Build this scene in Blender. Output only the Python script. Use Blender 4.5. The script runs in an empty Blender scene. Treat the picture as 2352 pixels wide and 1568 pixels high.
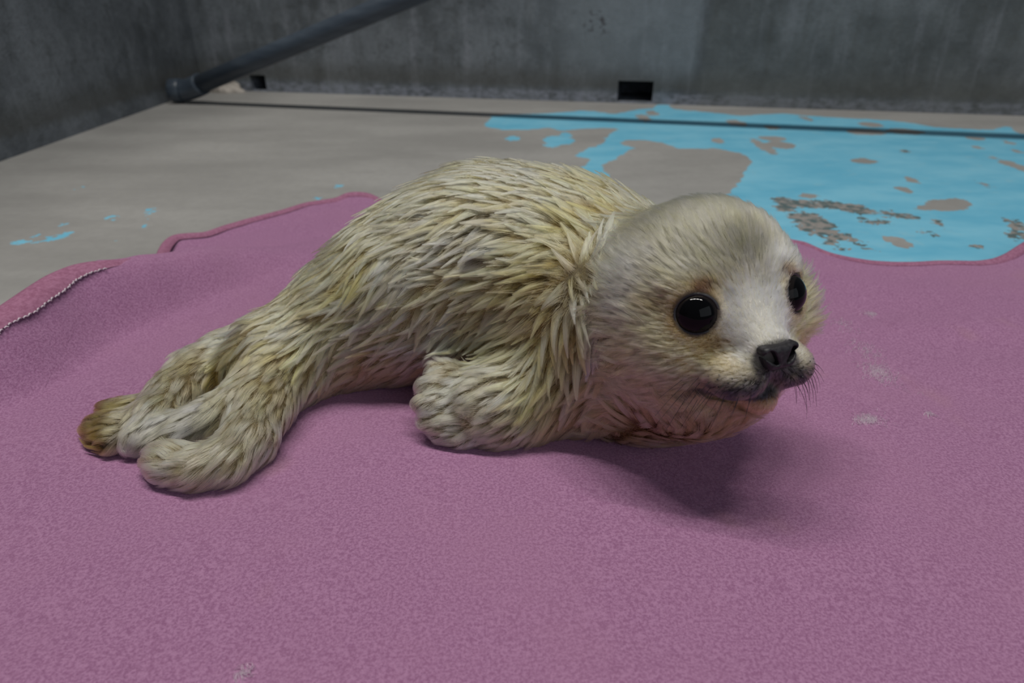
import bpy, bmesh, math
import numpy as np
from mathutils import Vector, Matrix, kdtree

# ------------------------------------------------------------------ camera, world, lights, exposure
SC = bpy.context.scene
COL = SC.collection
cam_data = bpy.data.cameras.new('camera')
cam_data.sensor_width = 36.0
cam_data.lens = 24.0
cam_data.clip_start = 0.01
cam = bpy.data.objects.new('camera', cam_data)
cam.location = (0, 0, 0.36)
cam.rotation_euler = (math.radians(62), 0, 0)
cam_data.dof.use_dof = True
cam_data.dof.focus_distance = 0.54
cam_data.dof.aperture_fstop = 6.3
COL.objects.link(cam)
SC.camera = cam

world = bpy.data.worlds.new('room_light')
world.use_nodes = True
SC.world = world
world.node_tree.nodes['Background'].inputs[0].default_value = (0.80, 0.88, 1.0, 1)
world.node_tree.nodes['Background'].inputs[1].default_value = 0.10

LAMP = (-0.30, 0.42, 4.50)
LAMP_TURN = math.radians(-15)
for i in range(4):                       # a row of four ceiling tubes, square to the room
    ld = bpy.data.lights.new('ceiling_tube', 'AREA')
    ld.shape = 'RECTANGLE'
    ld.size = 0.75
    ld.size_y = 0.10
    ld.energy = 44.0
    ld.color = (1.0, 0.97, 0.91)
    lo = bpy.data.objects.new('ceiling_tube', ld)
    s = (i - 1.5) * 1.0
    lo.location = (LAMP[0] + s * math.cos(LAMP_TURN), LAMP[1] + s * math.sin(LAMP_TURN), LAMP[2])
    lo.rotation_euler = (0, 0, LAMP_TURN)
    COL.objects.link(lo)
ld = bpy.data.lights.new('flank_fill', 'AREA')   # added bluish fill lamp behind the viewer, brightens the pup's flanks
ld.shape = 'RECTANGLE'; ld.size = 4.0; ld.size_y = 2.6
ld.energy = 26.0
ld.color = (0.86, 0.93, 1.0)
lo = bpy.data.objects.new('flank_fill', ld)
lo.location = (2.1, -2.5, 1.60)
lo.rotation_euler = (Vector((-0.05, 0.6, 0.1)) - lo.location).to_track_quat('-Z', 'Y').to_euler()
COL.objects.link(lo)

SC.view_settings.view_transform = 'Standard'
SC.view_settings.look = 'None'
SC.view_settings.gamma = 1.0
SC.view_settings.use_curve_mapping = False
SC.view_settings.exposure = 0.0
SC.cycles.use_denoising = True
SC.cycles.max_bounces = 8
SC.cycles.adaptive_threshold = 0.025
SC.cycles_curves.shape = 'RIBBONS'
SC.cycles_curves.subdivisions = 2

RNG = np.random.default_rng(11)
FZ = -0.005                              # floor height; the blanket's top lies at about z = 0
# ------------------------------------------------------------------ measured layout, metres
PAINT_EDGE = [(-0.0781, 1.9733), (-0.0602, 2.1312), (0.0053, 2.161), (0.0851, 2.1686), (0.1531, 2.1916), (0.2232, 2.223), (0.2556, 2.2072), (0.3103, 2.161), (0.357, 2.2072), (0.4055, 2.2553), (0.4484, 2.2635), (0.4737, 2.3398), (0.5105, 2.3311), (0.5141, 2.2471), (0.5984, 2.1994), (0.6861, 2.1312), (0.7745, 2.161), (0.8302, 2.1686), (0.8956, 2.1312), (0.9847, 2.0949), (1.0965, 2.0598), (1.148, 2.0124), (1.1783, 1.9542), (1.2567, 1.9233), (1.3244, 1.9172), (1.3637, 1.9605), (1.388, 1.9605), (1.3525, 1.8872), (1.359, 1.8582), (1.4414, 1.7393), (1.6585, 1.5143), (1.0057, 0.7851), (0.3818, 0.812), (0.2952, 0.9358), (0.3621, 1.1918), (0.4429, 1.3362), (0.4982, 1.4567), (0.5411, 1.5467), (0.5465, 1.6065), (0.5316, 1.6425), (0.5015, 1.6848), (0.4486, 1.6848), (0.4063, 1.6848), (0.3765, 1.7495), (0.3381, 1.7809), (0.2944, 1.7862), (0.27, 1.7393), (0.2959, 1.6896), (0.273, 1.6425), (0.2382, 1.5761), (0.2029, 1.5304), (0.2012, 1.4754), (0.2014, 1.4028), (0.1707, 1.3688), (0.1512, 1.4947), (0.1698, 1.5385), (0.1819, 1.5804), (0.144, 1.6065), (0.1739, 1.6658), (0.2079, 1.7092), (0.2361, 1.765), (0.2517, 1.8467), (0.2933, 1.9233), (0.2694, 1.9417), (0.1841, 1.9294), (0.1348, 1.9051), (0.1013, 1.948), (0.0464, 1.9172), (-0.0309, 1.9172)]
BARE_SPOTS = [(0.7968, 1.555, 0.0256, 0.0297), (0.5625, 1.275, 0.0232, 0.0148), (0.8001, 1.2239, 0.0399, 0.0308), (0.7644, 1.1997, 0.0392, 0.0188), (0.828, 1.235, 0.0193, 0.0255), (0.821, 1.3925, 0.0107, 0.0279), (0.7668, 1.3173, 0.0128, 0.0253), (0.6039, 1.026, 0.0165, 0.0164), (0.6075, 1.006, 0.0162, 0.0139), (1.1116, 1.4947, 0.019, 0.0987), (0.6189, 1.7141, 0.0172, 0.0828), (0.6632, 1.7241, 0.0389, 0.041), (0.6734, 1.8023, 0.0337, 0.0331), (0.5257, 1.7756, 0.0166, 0.0322), (0.3905, 2.1021, 0.0207, 0.0589), (0.4324, 2.1762, 0.0187, 0.0468), (0.643, 2.019, 0.0249, 0.0477), (0.7189, 1.948, 0.0217, 0.0317), (0.954, 1.8872, 0.0516, 0.0421), (1.0625, 1.8932, 0.047, 0.0424), (1.0134, 1.9926, 0.032, 0.0398), (0.8686, 2.0878, 0.0103, 0.0434), (1.1961, 1.8023, 0.0225, 0.022), (1.1398, 1.6994, 0.0096, 0.0197), (1.252, 1.7495, 0.0109, 0.0261), (1.2057, 1.6518, 0.0104, 0.0188)]
FLAKED_SPOTS = [(0.5302, 1.2239, 0.0351, 0.0279), (0.5041, 1.2405, 0.0202, 0.0228), (0.5799, 1.2185, 0.0239, 0.0277), (0.6141, 1.197, 0.0282, 0.0324), (0.6343, 1.1814, 0.0139, 0.0183), (0.4888, 1.197, 0.0157, 0.0214), (0.5068, 1.1414, 0.0271, 0.0349), (0.5153, 1.1059, 0.0249, 0.0282), (0.4884, 1.0833, 0.0144, 0.0272), (0.5109, 1.0679, 0.0199, 0.0266), (0.5241, 1.0403, 0.0209, 0.0211), (0.5386, 1.026, 0.0096, 0.0123), (0.4983, 1.0199, 0.0082, 0.0122), (0.4911, 1.1293, 0.0119, 0.0243), (0.6747, 1.1536, 0.0243, 0.015), (0.6655, 1.1737, 0.0092, 0.0129), (0.6911, 1.1414, 0.009, 0.0098), (0.6086, 1.1175, 0.0103, 0.0142), (0.6029, 1.1293, 0.0075, 0.012), (0.6293, 1.1222, 0.0074, 0.0119), (0.7194, 1.1175, 0.0059, 0.0142), (0.678, 1.0614, 0.0085, 0.013), (0.8517, 1.1222, 0.0104, 0.0192), (0.8408, 1.0833, 0.0129, 0.0226), (0.8035, 1.0403, 0.0097, 0.0168), (0.9459, 1.3556, 0.007, 0.0165), (0.9396, 1.6518, 0.0104, 0.0188), (0.8195, 1.0508, 0.0098, 0.0215), (0.5412, 0.9867, 0.0066, 0.0076), (0.4996, 0.9905, 0.0093, 0.0077), (0.7155, 1.0002, 0.0081, 0.0078)]
BLUE_SPECKS = [(-0.7685, 1.0179, 0.0177, 0.0142), (-0.7753, 1.0179, 0.0082, 0.0101), (-0.7578, 1.0139, 0.0054, 0.008), (-0.7627, 1.0508, 0.0098, 0.0106), (-0.7358, 1.026, 0.0096, 0.0102), (-0.7272, 1.0383, 0.018, 0.0125), (-0.7192, 1.0508, 0.0154, 0.0128), (-0.7184, 1.0679, 0.0085, 0.0087), (-0.7525, 1.1059, 0.0059, 0.0163), (-0.7578, 1.1175, 0.0037, 0.0094), (-0.8513, 1.3299, 0.006, 0.0192), (-0.6929, 1.1463, 0.0106, 0.0174), (-0.6789, 1.1293, 0.0067, 0.012), (-0.6461, 1.1866, 0.0109, 0.0158), (-0.6336, 1.1814, 0.0062, 0.0236), (-0.6267, 1.1293, 0.0067, 0.0145), (-0.6142, 1.0922, 0.0051, 0.0114), (-0.3451, 1.3459, 0.0104, 0.0163), (-0.3669, 1.2604, 0.0098, 0.0175), (0.0022, 1.8023, 0.0225, 0.0331), (0.119, 1.7809, 0.0423, 0.0602), (0.0961, 1.7241, 0.0216, 0.0306), (0.1425, 1.8467, 0.0184, 0.0405), (-0.7066, 0.9153, 0.005, 0.0067), (-0.6614, 0.8956, 0.0049, 0.0081), (-0.7377, 1.1414, 0.0045, 0.0098), (-0.7049, 1.1222, 0.0037, 0.0071), (-0.6248, 1.0199, 0.0034, 0.0061)]
WALL_CORNER = (-1.145, 2.675)
WALL_RIGHT_END = (1.538, 2.131)
DRAIN_HOLES = [(0.1966, 0.2586, 0.0513), (1.5229, 1.6374, 0.0648)]
BLANKET_EDGE = [(-0.9658, 0.4495, 0.0), (-0.7839, 0.4845, 0.01), (-0.6591, 0.5203, 0.025), (-0.5772, 0.5498, 0.042), (-0.5373, 0.5861, 0.056), (-0.5224, 0.6314, 0.064), (-0.5171, 0.6676, 0.068), (-0.5171, 0.7062, 0.068), (-0.5078, 0.7323, 0.068), (-0.4971, 0.7482, 0.066), (-0.4822, 0.7743, 0.058), (-0.4782, 0.823, 0.042), (-0.4866, 0.8777, 0.024), (-0.5123, 0.9354, 0.012), (-0.5197, 0.9629, 0.012), (-0.5233, 0.9899, 0.012), (-0.5195, 1.0039, 0.012), (-0.5049, 1.0158, 0.01), (-0.4855, 1.0294, 0.006), (-0.4769, 1.0463, 0.006), (-0.4668, 1.0659, 0.006), (-0.452, 1.0838, 0.006), (-0.4452, 1.0953, 0.006), (-0.424, 1.1189, 0.006), (-0.3966, 1.1508, 0.006), (-0.3701, 1.1924, 0.006), (-0.3429, 1.2086, 0.006), (-0.3167, 1.2155, 0.008), (-0.3102, 1.2241, 0.012), (-0.2996, 1.2313, 0.014), (-0.2795, 1.2306, 0.015), (-0.2595, 1.2291, 0.013), (-0.2463, 1.2239, 0.008), (-0.2165, 1.2018, 0.0), (-0.1294, 1.1139, 0.0), (0.0166, 1.0364, 0.0), (0.1536, 1.0261, 0.0), (0.2907, 1.0261, 0.0), (0.3969, 1.0364, 0.0), (0.4529, 1.002, 0.0), (0.4599, 0.9697, 0.002), (0.469, 0.945, 0.003), (0.4863, 0.9265, 0.004), (0.5099, 0.9102, 0.005), (0.5384, 0.9051, 0.005), (0.5692, 0.9051, 0.005), (0.6044, 0.9128, 0.004), (0.6355, 0.9128, 0.004), (0.6593, 0.9111, 0.004), (0.6885, 0.9187, 0.005), (0.7145, 0.9318, 0.008), (0.7381, 0.9498, 0.01), (0.7652, 0.9705, 0.012), (0.825, 1.012, 0.012), (0.943, 1.0777, 0.008), (1.1303, 1.1257, 0.0), (1.2828, 1.0576, 0.0)]
RIDGE_A = [(-0.6524, 0.5131, 0.025), (-0.5696, 0.5402, 0.042), (-0.5374, 0.5737, 0.054), (-0.5182, 0.6121, 0.064), (-0.5128, 0.6608, 0.068), (-0.5126, 0.6987, 0.068), (-0.5032, 0.7243, 0.068), (-0.4849, 0.7439, 0.065), (-0.4552, 0.7817, 0.054), (-0.417, 0.8359, 0.04), (-0.3763, 0.905, 0.022), (-0.313, 0.9795, 0.006)]
STITCH_END = 0.7482
TORSO = [(-0.2222, 0.5768, 0.0337, 0.0355), (-0.1982, 0.5923, 0.0412, 0.0425), (-0.1595, 0.6161, 0.0553, 0.057), (-0.1182, 0.6299, 0.071, 0.0732), (-0.0772, 0.645, 0.0823, 0.0866), (-0.0251, 0.654, 0.0944, 0.0994), (0.0326, 0.6394, 0.0928, 0.0977), (0.0739, 0.6066, 0.0827, 0.087), (0.102, 0.5585, 0.0694, 0.0731)]
HEAD_CENTRE = (0.1459, 0.4598, 0.1491)
HEAD_AXES = [(0.9348, 0.3543, 0.0258), (0.3449, -0.9224, 0.1736), (-0.0853, 0.1534, 0.9845)]
LIMBS = {'near_hind': [(-0.2217, 0.5598, 0.0314, 0.0331), (-0.2226, 0.5077, 0.024, 0.024), (-0.2206, 0.4669, 0.0183, 0.0183), (-0.2311, 0.4423, 0.0155, 0.0155), (-0.253, 0.4348, 0.0139, 0.0139), (-0.2766, 0.4406, 0.0134, 0.0134), (-0.2906, 0.4487, 0.0114, 0.0114)], 'near_mid': [(-0.228, 0.5397, 0.0293, 0.0266), (-0.2432, 0.5055, 0.0231, 0.0193), (-0.268, 0.4921, 0.0175, 0.0159), (-0.2873, 0.4821, 0.014, 0.0128), (-0.2976, 0.4741, 0.0107, 0.0089)], 'far_hind': [(-0.2542, 0.6086, 0.0309, 0.0309), (-0.2822, 0.5864, 0.0258, 0.0258), (-0.3043, 0.5649, 0.0226, 0.0226), (-0.312, 0.5329, 0.0193, 0.0193), (-0.3144, 0.4977, 0.0169, 0.0169), (-0.3185, 0.4746, 0.0126, 0.0126)], 'far_toe_a': [(-0.322, 0.5258, 0.0144, 0.0144), (-0.3443, 0.5165, 0.0111, 0.0111), (-0.3623, 0.5188, 0.0119, 0.0079), (-0.3729, 0.522, 0.0112, 0.0056)], 'far_toe_b': [(-0.3237, 0.4955, 0.0138, 0.0138), (-0.3457, 0.4922, 0.0114, 0.0114), (-0.3659, 0.4964, 0.0085, 0.0085), (-0.3732, 0.4989, 0.0081, 0.0054)], 'far_toe_c': [(-0.3229, 0.4848, 0.0121, 0.0121), (-0.341, 0.4785, 0.0097, 0.0097), (-0.3589, 0.4828, 0.0075, 0.0075)], 'tail': [(-0.2383, 0.5696, 0.0496, 0.0207), (-0.2604, 0.561, 0.0365, 0.014), (-0.2771, 0.5554, 0.0254, 0.0091)]}
FORE = {'arm': [(0.05, 0.555, 0.0576, 0.0403), (0.0271, 0.525, 0.0336, 0.0362), (-0.0023, 0.515, 0.0215, 0.0329)], 'palm': [(-0.0023, 0.515, 0.0215, 0.0329), (-0.0197, 0.508, 0.0238, 0.0294), (-0.0323, 0.505, 0.0257, 0.0231)], 'd1': [(-0.0317, 0.522, 0.0364, 0.0133), (-0.0569, 0.525, 0.0446, 0.0098), (-0.0704, 0.529, 0.0477, 0.0059)], 'd2': [(-0.0351, 0.512, 0.0335, 0.0135), (-0.0657, 0.513, 0.0411, 0.0092), (-0.0787, 0.516, 0.0419, 0.0058)], 'd3': [(-0.0375, 0.502, 0.0264, 0.0138), (-0.0669, 0.5, 0.0313, 0.0095), (-0.0797, 0.5, 0.0331, 0.0061)], 'd4': [(-0.0347, 0.495, 0.0164, 0.013), (-0.0608, 0.49, 0.0199, 0.0091), (-0.0747, 0.49, 0.0208, 0.0057)], 'd5': [(-0.0232, 0.49, 0.013, 0.0129), (-0.0446, 0.485, 0.0096, 0.0083), (-0.0628, 0.485, 0.0078, 0.0049)]}
NECK = [(0.0739, 0.6066, 0.0827, 0.087), (0.104, 0.55, 0.088, 0.074), (0.1314, 0.4998, 0.1253, 0.064), (0.1417, 0.474, 0.1059, 0.052), (0.1438, 0.4697, 0.0905, 0.042), (0.118, 0.525, 0.044, 0.045), (0.1, 0.535, 0.046, 0.048)]
FAR_FORE = [(0.14, 0.6, 0.045, 0.035), (0.16, 0.615, 0.03, 0.028), (0.13, 0.66, 0.02, 0.02), (0.1, 0.69, 0.014, 0.014)]
FUR_GUIDES = [((-0.1787, 1.2227, 0.018), (-0.939, -0.162, -0.304), 0.05, 1.5), ((-0.0107, 0.6443, 0.1923), (-0.997, -0.039, -0.073), 0.05, 1.5), ((-0.0491, 0.5873, 0.1642), (-0.91, -0.194, -0.365), 0.05, 1.5), ((-0.0846, 0.5743, 0.1318), (-0.796, -0.284, -0.534), 0.06, 2.6), ((-0.109, 0.5642, 0.102), (-0.643, -0.359, -0.676), 0.06, 2.6), ((-0.1531, 0.5667, 0.0833), (-0.595, -0.377, -0.709), 0.06, 2.6), ((-0.0492, 0.5581, 0.1048), (-0.738, -0.317, -0.595), 0.06, 2.2), ((-0.0636, 0.5629, 0.0579), (-0.939, -0.162, -0.304), 0.05, 1.5), ((-0.01, 0.5649, 0.1397), (-0.965, -0.124, -0.232), 0.05, 1.5), ((0.0004, 0.5474, 0.1012), (-0.873, -0.229, -0.431), 0.05, 1.5), ((0.0417, 0.5155, 0.1083), (-0.233, -0.457, -0.859), 0.04, 1.5), ((0.0282, 0.5252, 0.0738), (-0.489, -0.41, -0.77), 0.05, 1.5), ((0.0614, 0.4954, 0.1141), (0.213, -0.459, -0.863), 0.035, 1.5), ((0.0501, 0.5479, 0.1423), (0.486, -0.41, -0.772), 0.03, 1.5), ((-0.1841, 0.5596, 0.0643), (-0.664, -0.351, -0.66), 0.05, 1.5), ((-0.1358, 0.5678, 0.0364), (-0.928, -0.174, -0.328), 0.05, 1.5), ((0.081, 0.484, 0.0633), (0.0, -0.469, -0.883), 0.05, 1.2), ((-0.1924, 0.549, 0.0425), (-0.447, -0.42, -0.79), 0.03, 1.0), ((0.0275, 0.4891, 0.0385), (-0.958, -0.135, -0.254), 0.03, 1.5), ((0.0728, 0.6046, 0.1748), (-0.707, 0.332, 0.624), 0.03, 1.2), ((0.0406, 0.5978, 0.1809), (-0.958, 0.135, 0.254), 0.03, 1.2)]
FUR_WHORLS = [((0.0485, 0.5166, 0.1238), 0.048, 3.2), ((-0.0254, 0.5771, 0.1575), 0.02, 1.2)]
COAT_YELLOW = [((0.0885, 0.5995, 0.1683), 0.02, 0.6), ((0.0623, 0.5419, 0.1487), 0.018, 0.6), ((0.028, 0.549, 0.1298), 0.016, 0.5), ((0.0731, 0.5614, 0.1571), 0.03, 0.75), ((0.0463, 0.5462, 0.139), 0.03, 0.5), ((0.0616, 0.6169, 0.1834), 0.03, 0.45), ((-0.2168, 0.5276, 0.0503), 0.03, 0.6), ((0.0206, 0.544, 0.1113), 0.025, 0.45), ((-0.0641, 0.5208, 0.0499), 0.018, 0.5), ((-0.2886, 0.5514, 0.0316), 0.024, 0.9), ((-0.1924, 0.549, 0.0425), 0.02, 0.4), ((0.0016, 0.5945, 0.1739), 0.02, 0.3)]
COAT_GREY = [((-0.0293, 0.5736, 0.1527), 0.022, 0.6), ((-0.2729, 0.4827, 0.0294), 0.022, 0.7), ((-0.3089, 0.4759, 0.0208), 0.018, 0.6), ((-0.0208, 0.493, 0.0491), 0.025, 0.35), ((-0.0409, 0.5807, 0.029), 0.02, 0.6), ((0.1751, 1.2652, 0.0061), 0.03, 0.45), ((0.028, 0.5354, 0.1027), 0.02, 0.4)]
COAT_DARK = [((0.0799, 0.5614, 0.1571), 0.011, 0.9), ((0.073, 0.5238, 0.15), 0.011, 0.9), ((0.0497, 0.5139, 0.1231), 0.02, 0.9), ((0.0542, 0.5284, 0.1384), 0.014, 0.7), ((-0.273, 0.5473, 0.0246), 0.012, 0.8), ((-0.3556, 0.4797, 0.0135), 0.012, 0.5), ((0.0457, 0.533, 0.1305), 0.022, 0.75), ((0.0601, 0.5627, 0.1566), 0.016, 0.6), ((0.0417, 0.5155, 0.1083), 0.02, 0.5), ((0.0624, 0.5206, 0.1417), 0.014, 0.5), ((-0.0431, 0.5817, 0.0284), 0.016, 0.5), ((0.0597, 0.4957, 0.112), 0.02, 0.35)]
COAT_CREAM = [((-0.2738, 0.4316, 0.023), 0.03, 0.7), ((-0.0792, 0.5169, 0.0477), 0.02, 0.5), ((0.0302, 0.6357, 0.1905), 0.04, 0.5)]
LINT = [(0.3792, 0.6045, 0.017, 0.0234, 260, 'patch of white lint on the blanket beside the pup nose, largest of its patches'), (0.3883, 0.6557, 0.0167, 0.0255, 110, 'thin scatter of white lint just above the largest lint patch'), (0.328, 0.5214, 0.0153, 0.01, 170, 'white lint patch below the largest one, beside the dark head shadow'), (0.4353, 0.7468, 0.0074, 0.0074, 60, 'small speck of white lint beside the cheek fur, highest on the blanket'), (0.3908, 0.53, 0.0032, 0.0036, 25, 'lone tiny speck of white lint furthest to the right on the blanket'), (-0.1555, 0.2612, 0.0041, 0.0046, 40, 'white lint shred at the bottom edge of the picture'), (0.3895, 0.714, 0.0153, 0.0208, 50, 'sparse white lint right next to the far cheek tufts')]
PIPE_FOOT = (-1.0692, 2.3661, 0.036)
PIPE_FAR = (1.5085, 1.4033, 0.9518)
PIPE_R = 0.029
# ------------------------------------------------------------------ helpers
def thing(o, label, cat, group=None, kind=None):
    o['label'] = label
    o['category'] = cat
    if group: o['group'] = group
    if kind: o['kind'] = kind
    return o

def empty(name, loc=(0, 0, 0)):
    o = bpy.data.objects.new(name, None)
    o.location = loc
    o.empty_display_size = 0.05
    COL.objects.link(o)
    return o

def mesh_obj(name, verts, faces, mat, parent=None, smooth=True):
    me = bpy.data.meshes.new(name)
    me.from_pydata([tuple(v) for v in verts], [], [tuple(f) for f in faces])
    me.update()
    if smooth:
        me.polygons.foreach_set('use_smooth', np.ones(len(me.polygons), bool))
    o = bpy.data.objects.new(name, me)
    if mat: me.materials.append(mat)
    COL.objects.link(o)
    if parent: o.parent = parent
    return o

def fast_mesh(name, verts, quads, mat, parent=None, smooth=True):
    verts = np.asarray(verts, np.float32); quads = np.asarray(quads, np.int32)
    me = bpy.data.meshes.new(name)
    k = quads.shape[1]
    me.vertices.add(len(verts)); me.vertices.foreach_set('co', verts.ravel())
    me.loops.add(quads.size); me.loops.foreach_set('vertex_index', quads.ravel())
    me.polygons.add(len(quads)); me.polygons.foreach_set('loop_start', np.arange(0, quads.size, k, dtype=np.int32))
    me.update(calc_edges=True); me.validate()
    if smooth:
        me.polygons.foreach_set('use_smooth', np.ones(len(me.polygons), bool))
    o = bpy.data.objects.new(name, me)
    if mat: me.materials.append(mat)
    COL.objects.link(o)
    if parent: o.parent = parent
    return o

def point_attr(o, name, data, kind='FLOAT'):
    a = o.data.attributes.new(name, kind, 'POINT')
    data = np.asarray(data, np.float32)
    if kind == 'FLOAT_COLOR':
        if data.shape[1] == 3: data = np.c_[data, np.ones(len(data), np.float32)]
        a.data.foreach_set('color', data.ravel().astype(np.float32))
    else:
        a.data.foreach_set('value', data.ravel())

class Mat:                               # small node-building helper
    def __init__(s, name):
        s.m = bpy.data.materials.new(name); s.m.use_nodes = True
        s.t = s.m.node_tree; s.t.nodes.clear()
        s.out = s.t.nodes.new('ShaderNodeOutputMaterial')
    def n(s, typ, props=None, **ins):
        nd = s.t.nodes.new('ShaderNode' + typ)
        for k, v in (props or {}).items(): setattr(nd, k, v)
        for k, v in ins.items():
            key = int(k[1:]) if k[0] == '_' and k[1:].isdigit() else k.replace('_', ' ')
            s.put(nd.inputs[key], v)
        return nd
    def put(s, sock, v):
        if isinstance(v, bpy.types.NodeSocket): s.t.links.new(v, sock)
        elif isinstance(v, bpy.types.Node): s.t.links.new(v.outputs[0], sock)
        else:
            if hasattr(sock.default_value, '__len__') and len(sock.default_value) == 4 and len(v) == 3: v = (*v, 1)
            sock.default_value = v
    def noise(s, vec, scale, detail=3, rough=.55, dist=0):
        return s.n('TexNoise', Vector=vec, Scale=scale, Detail=detail, Roughness=rough, Distortion=dist).outputs[0]
    def mapped(s, vec, scale=(1, 1, 1), loc=(0, 0, 0), rot=(0, 0, 0)):
        return s.n('Mapping', Vector=vec, Location=loc, Rotation=rot, Scale=scale).outputs[0]
    def pos(s): return s.n('TexCoord').outputs['Object']
    def mix(s, f, a, b, blend='MIX'):
        nd = s.n('Mix', {'data_type': 'RGBA', 'blend_type': blend})
        s.put(nd.inputs[0], f); s.put(nd.inputs[6], a); s.put(nd.inputs[7], b)
        return nd.outputs[2]
    def math(s, op, a, b=0.0, clamp=False):
        nd = s.n('Math', {'operation': op, 'use_clamp': clamp}); s.put(nd.inputs[0], a); s.put(nd.inputs[1], b)
        return nd.outputs[0]
    def ramp(s, v, lo, hi, a=0.0, b=1.0):
        nd = s.n('MapRange', {'interpolation_type': 'SMOOTHSTEP'}); 
        for i, q in enumerate((v, lo, hi, a, b)): s.put(nd.inputs[i], q)
        return nd.outputs[0]
    def attr(s, name): return s.n('Attribute', {'attribute_name': name})
    def bump(s, h, strength=.3, dist=.002, normal=None):
        nd = s.n('Bump', Height=h, Strength=strength, Distance=dist)
        if normal is not None: s.put(nd.inputs['Normal'], normal)
        return nd.outputs[0]
    def principled(s, color, rough=.6, normal=None, **kw):
        nd = s.n('BsdfPrincipled', **{'Base_Color': color, 'Roughness': rough})
        for k, v in kw.items(): s.put(nd.inputs[k.replace('_', ' ')], v)
        if normal is not None: s.put(nd.inputs['Normal'], normal)
        s.t.links.new(nd.outputs[0], s.out.inputs[0])
        return nd

def vnoise(p, scale, seed=0):
    """trilinear value noise, numpy, -1..1"""
    q = np.asarray(p, np.float64) * scale + 1000.0
    i = np.floor(q).astype(np.int64); f = q - i
    f = f * f * (3 - 2 * f)
    def h(x, y, z):
        n = (x * 374761393 + y * 668265263 + z * 2147483647 + seed * 144665) & 0xFFFFFFFF
        n = ((n ^ (n >> 13)) * 1274126177) & 0xFFFFFFFF
        n = (n ^ (n >> 16)) & 0xFFFF
        return n / 32767.5 - 1
    r = 0
    for a in (0, 1):
        for b in (0, 1):
            for c in (0, 1):
                w = (f[:, 0] if a else 1 - f[:, 0]) * (f[:, 1] if b else 1 - f[:, 1]) * (f[:, 2] if c else 1 - f[:, 2])
                r = r + w * h(i[:, 0] + a, i[:, 1] + b, i[:, 2] + c)
    return r

def fbm(p, scale, seed=0, octaves=3):
    return sum(vnoise(p, scale * 2 ** o, seed + o * 7) * .5 ** o for o in range(octaves))

def smooth01(x, a, b):
    t = np.clip((x - a) / (b - a), 0, 1)
    return t * t * (3 - 2 * t)

def tube(path, radii, sides=12, cap=True):
    """swept tube: verts, faces"""
    path = np.asarray(path, float); n = len(path)
    radii = np.broadcast_to(np.asarray(radii, float), (n,))
    tan = np.gradient(path, axis=0); tan /= np.linalg.norm(tan, axis=1)[:, None]
    ref = np.array([0, 0, 1.0]) if abs(tan[0, 2]) < .9 else np.array([1.0, 0, 0])
    V = []; Fc = []
    a = np.linspace(0, 2 * np.pi, sides, endpoint=False)
    for i in range(n):
        x = np.cross(tan[i], ref); x /= np.linalg.norm(x); y = np.cross(x, tan[i])
        V += [path[i] + radii[i] * (np.cos(t) * x + np.sin(t) * y) for t in a]
    for i in range(n - 1):
        for j in range(sides):
            k = (j + 1) % sides
            Fc.append((i * sides + j, i * sides + k, (i + 1) * sides + k, (i + 1) * sides + j))
    if cap:
        Fc.append(tuple(range(sides))[::-1]); Fc.append(tuple((n - 1) * sides + j for j in range(sides)))
    return V, Fc

def poly_sdf(P, poly):
    """signed distance to a closed polygon, negative inside"""
    poly = np.asarray(poly, float); d = np.full(len(P), 1e9); inside = np.zeros(len(P), bool)
    for a, b in zip(poly, np.roll(poly, -1, 0)):
        e = b - a; w = P - a
        t = np.clip((w @ e) / (e @ e + 1e-12), 0, 1)
        d = np.minimum(d, ((w - t[:, None] * e) ** 2).sum(1))
        c1 = P[:, 1] >= a[1]; c2 = P[:, 1] < b[1]; c3 = e[0] * w[:, 1] > e[1] * w[:, 0]
        inside ^= (c1 & c2 & c3) | (~c1 & ~c2 & ~c3)
    return np.where(inside, -1, 1) * np.sqrt(d)

def ell_sdf(P, e):
    x, y, rx, ry = e
    k = np.sqrt(((P[:, 0] - x) / rx) ** 2 + ((P[:, 1] - y) / ry) ** 2)
    return (k - 1) * min(rx, ry)

# ------------------------------------------------------------------ floor with worn blue paint
m = Mat('painted_floor'); P = m.pos()
edge_noise = m.math('ADD', m.math('MULTIPLY', m.math('SUBTRACT', m.noise(P, 38, 4, .6), .5), .034), m.math('MULTIPLY', m.math('SUBTRACT', m.noise(P, 160, 2), .5), .006))
d_paint = m.attr('paint_distance').outputs['Fac']
mask = m.ramp(m.math('ADD', d_paint, edge_noise), -.0012, .0012, 1, 0)
d_flake = m.attr('flake_distance').outputs['Fac']
flake = m.ramp(m.math('ADD', d_flake, m.math('MULTIPLY', m.math('SUBTRACT', m.noise(P, 75, 4, .65), .5), .055)), -.001, .001, 1, 0)
mask2 = m.math('MULTIPLY', mask, m.math('SUBTRACT', 1.0, flake))
d_speck = m.attr('speck_distance').outputs['Fac']
speck = m.ramp(m.math('ADD', d_speck, m.math('MULTIPLY', m.math('SUBTRACT', m.noise(P, 90, 3, .6), .47), .030)), -.001, .001, 1, 0)
paint = m.math('MAXIMUM', mask2, speck)
blot = m.noise(m.mapped(P, (.9, 2.2, 1)), 2.2, 4, .6)
fine = m.noise(P, 60, 4, .7)
bare = m.mix(m.ramp(blot, .3, .7), (.262, .256, .246), (.335, .328, .316))
bare = m.mix(m.math('MULTIPLY', m.ramp(fine, .35, .75), .25), bare, (.205, .20, .192))
grime = m.mix(m.ramp(m.noise(P, 70, 4), .42, .58), (.085, .125, .13), (.27, .25, .235))
bare = m.mix(flake, bare, grime)
blue = m.mix(m.ramp(m.noise(m.mapped(P, (1, 2, 1)), 5, 4, .65), .3, .7), (.120, .415, .59), (.195, .50, .66))
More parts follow.
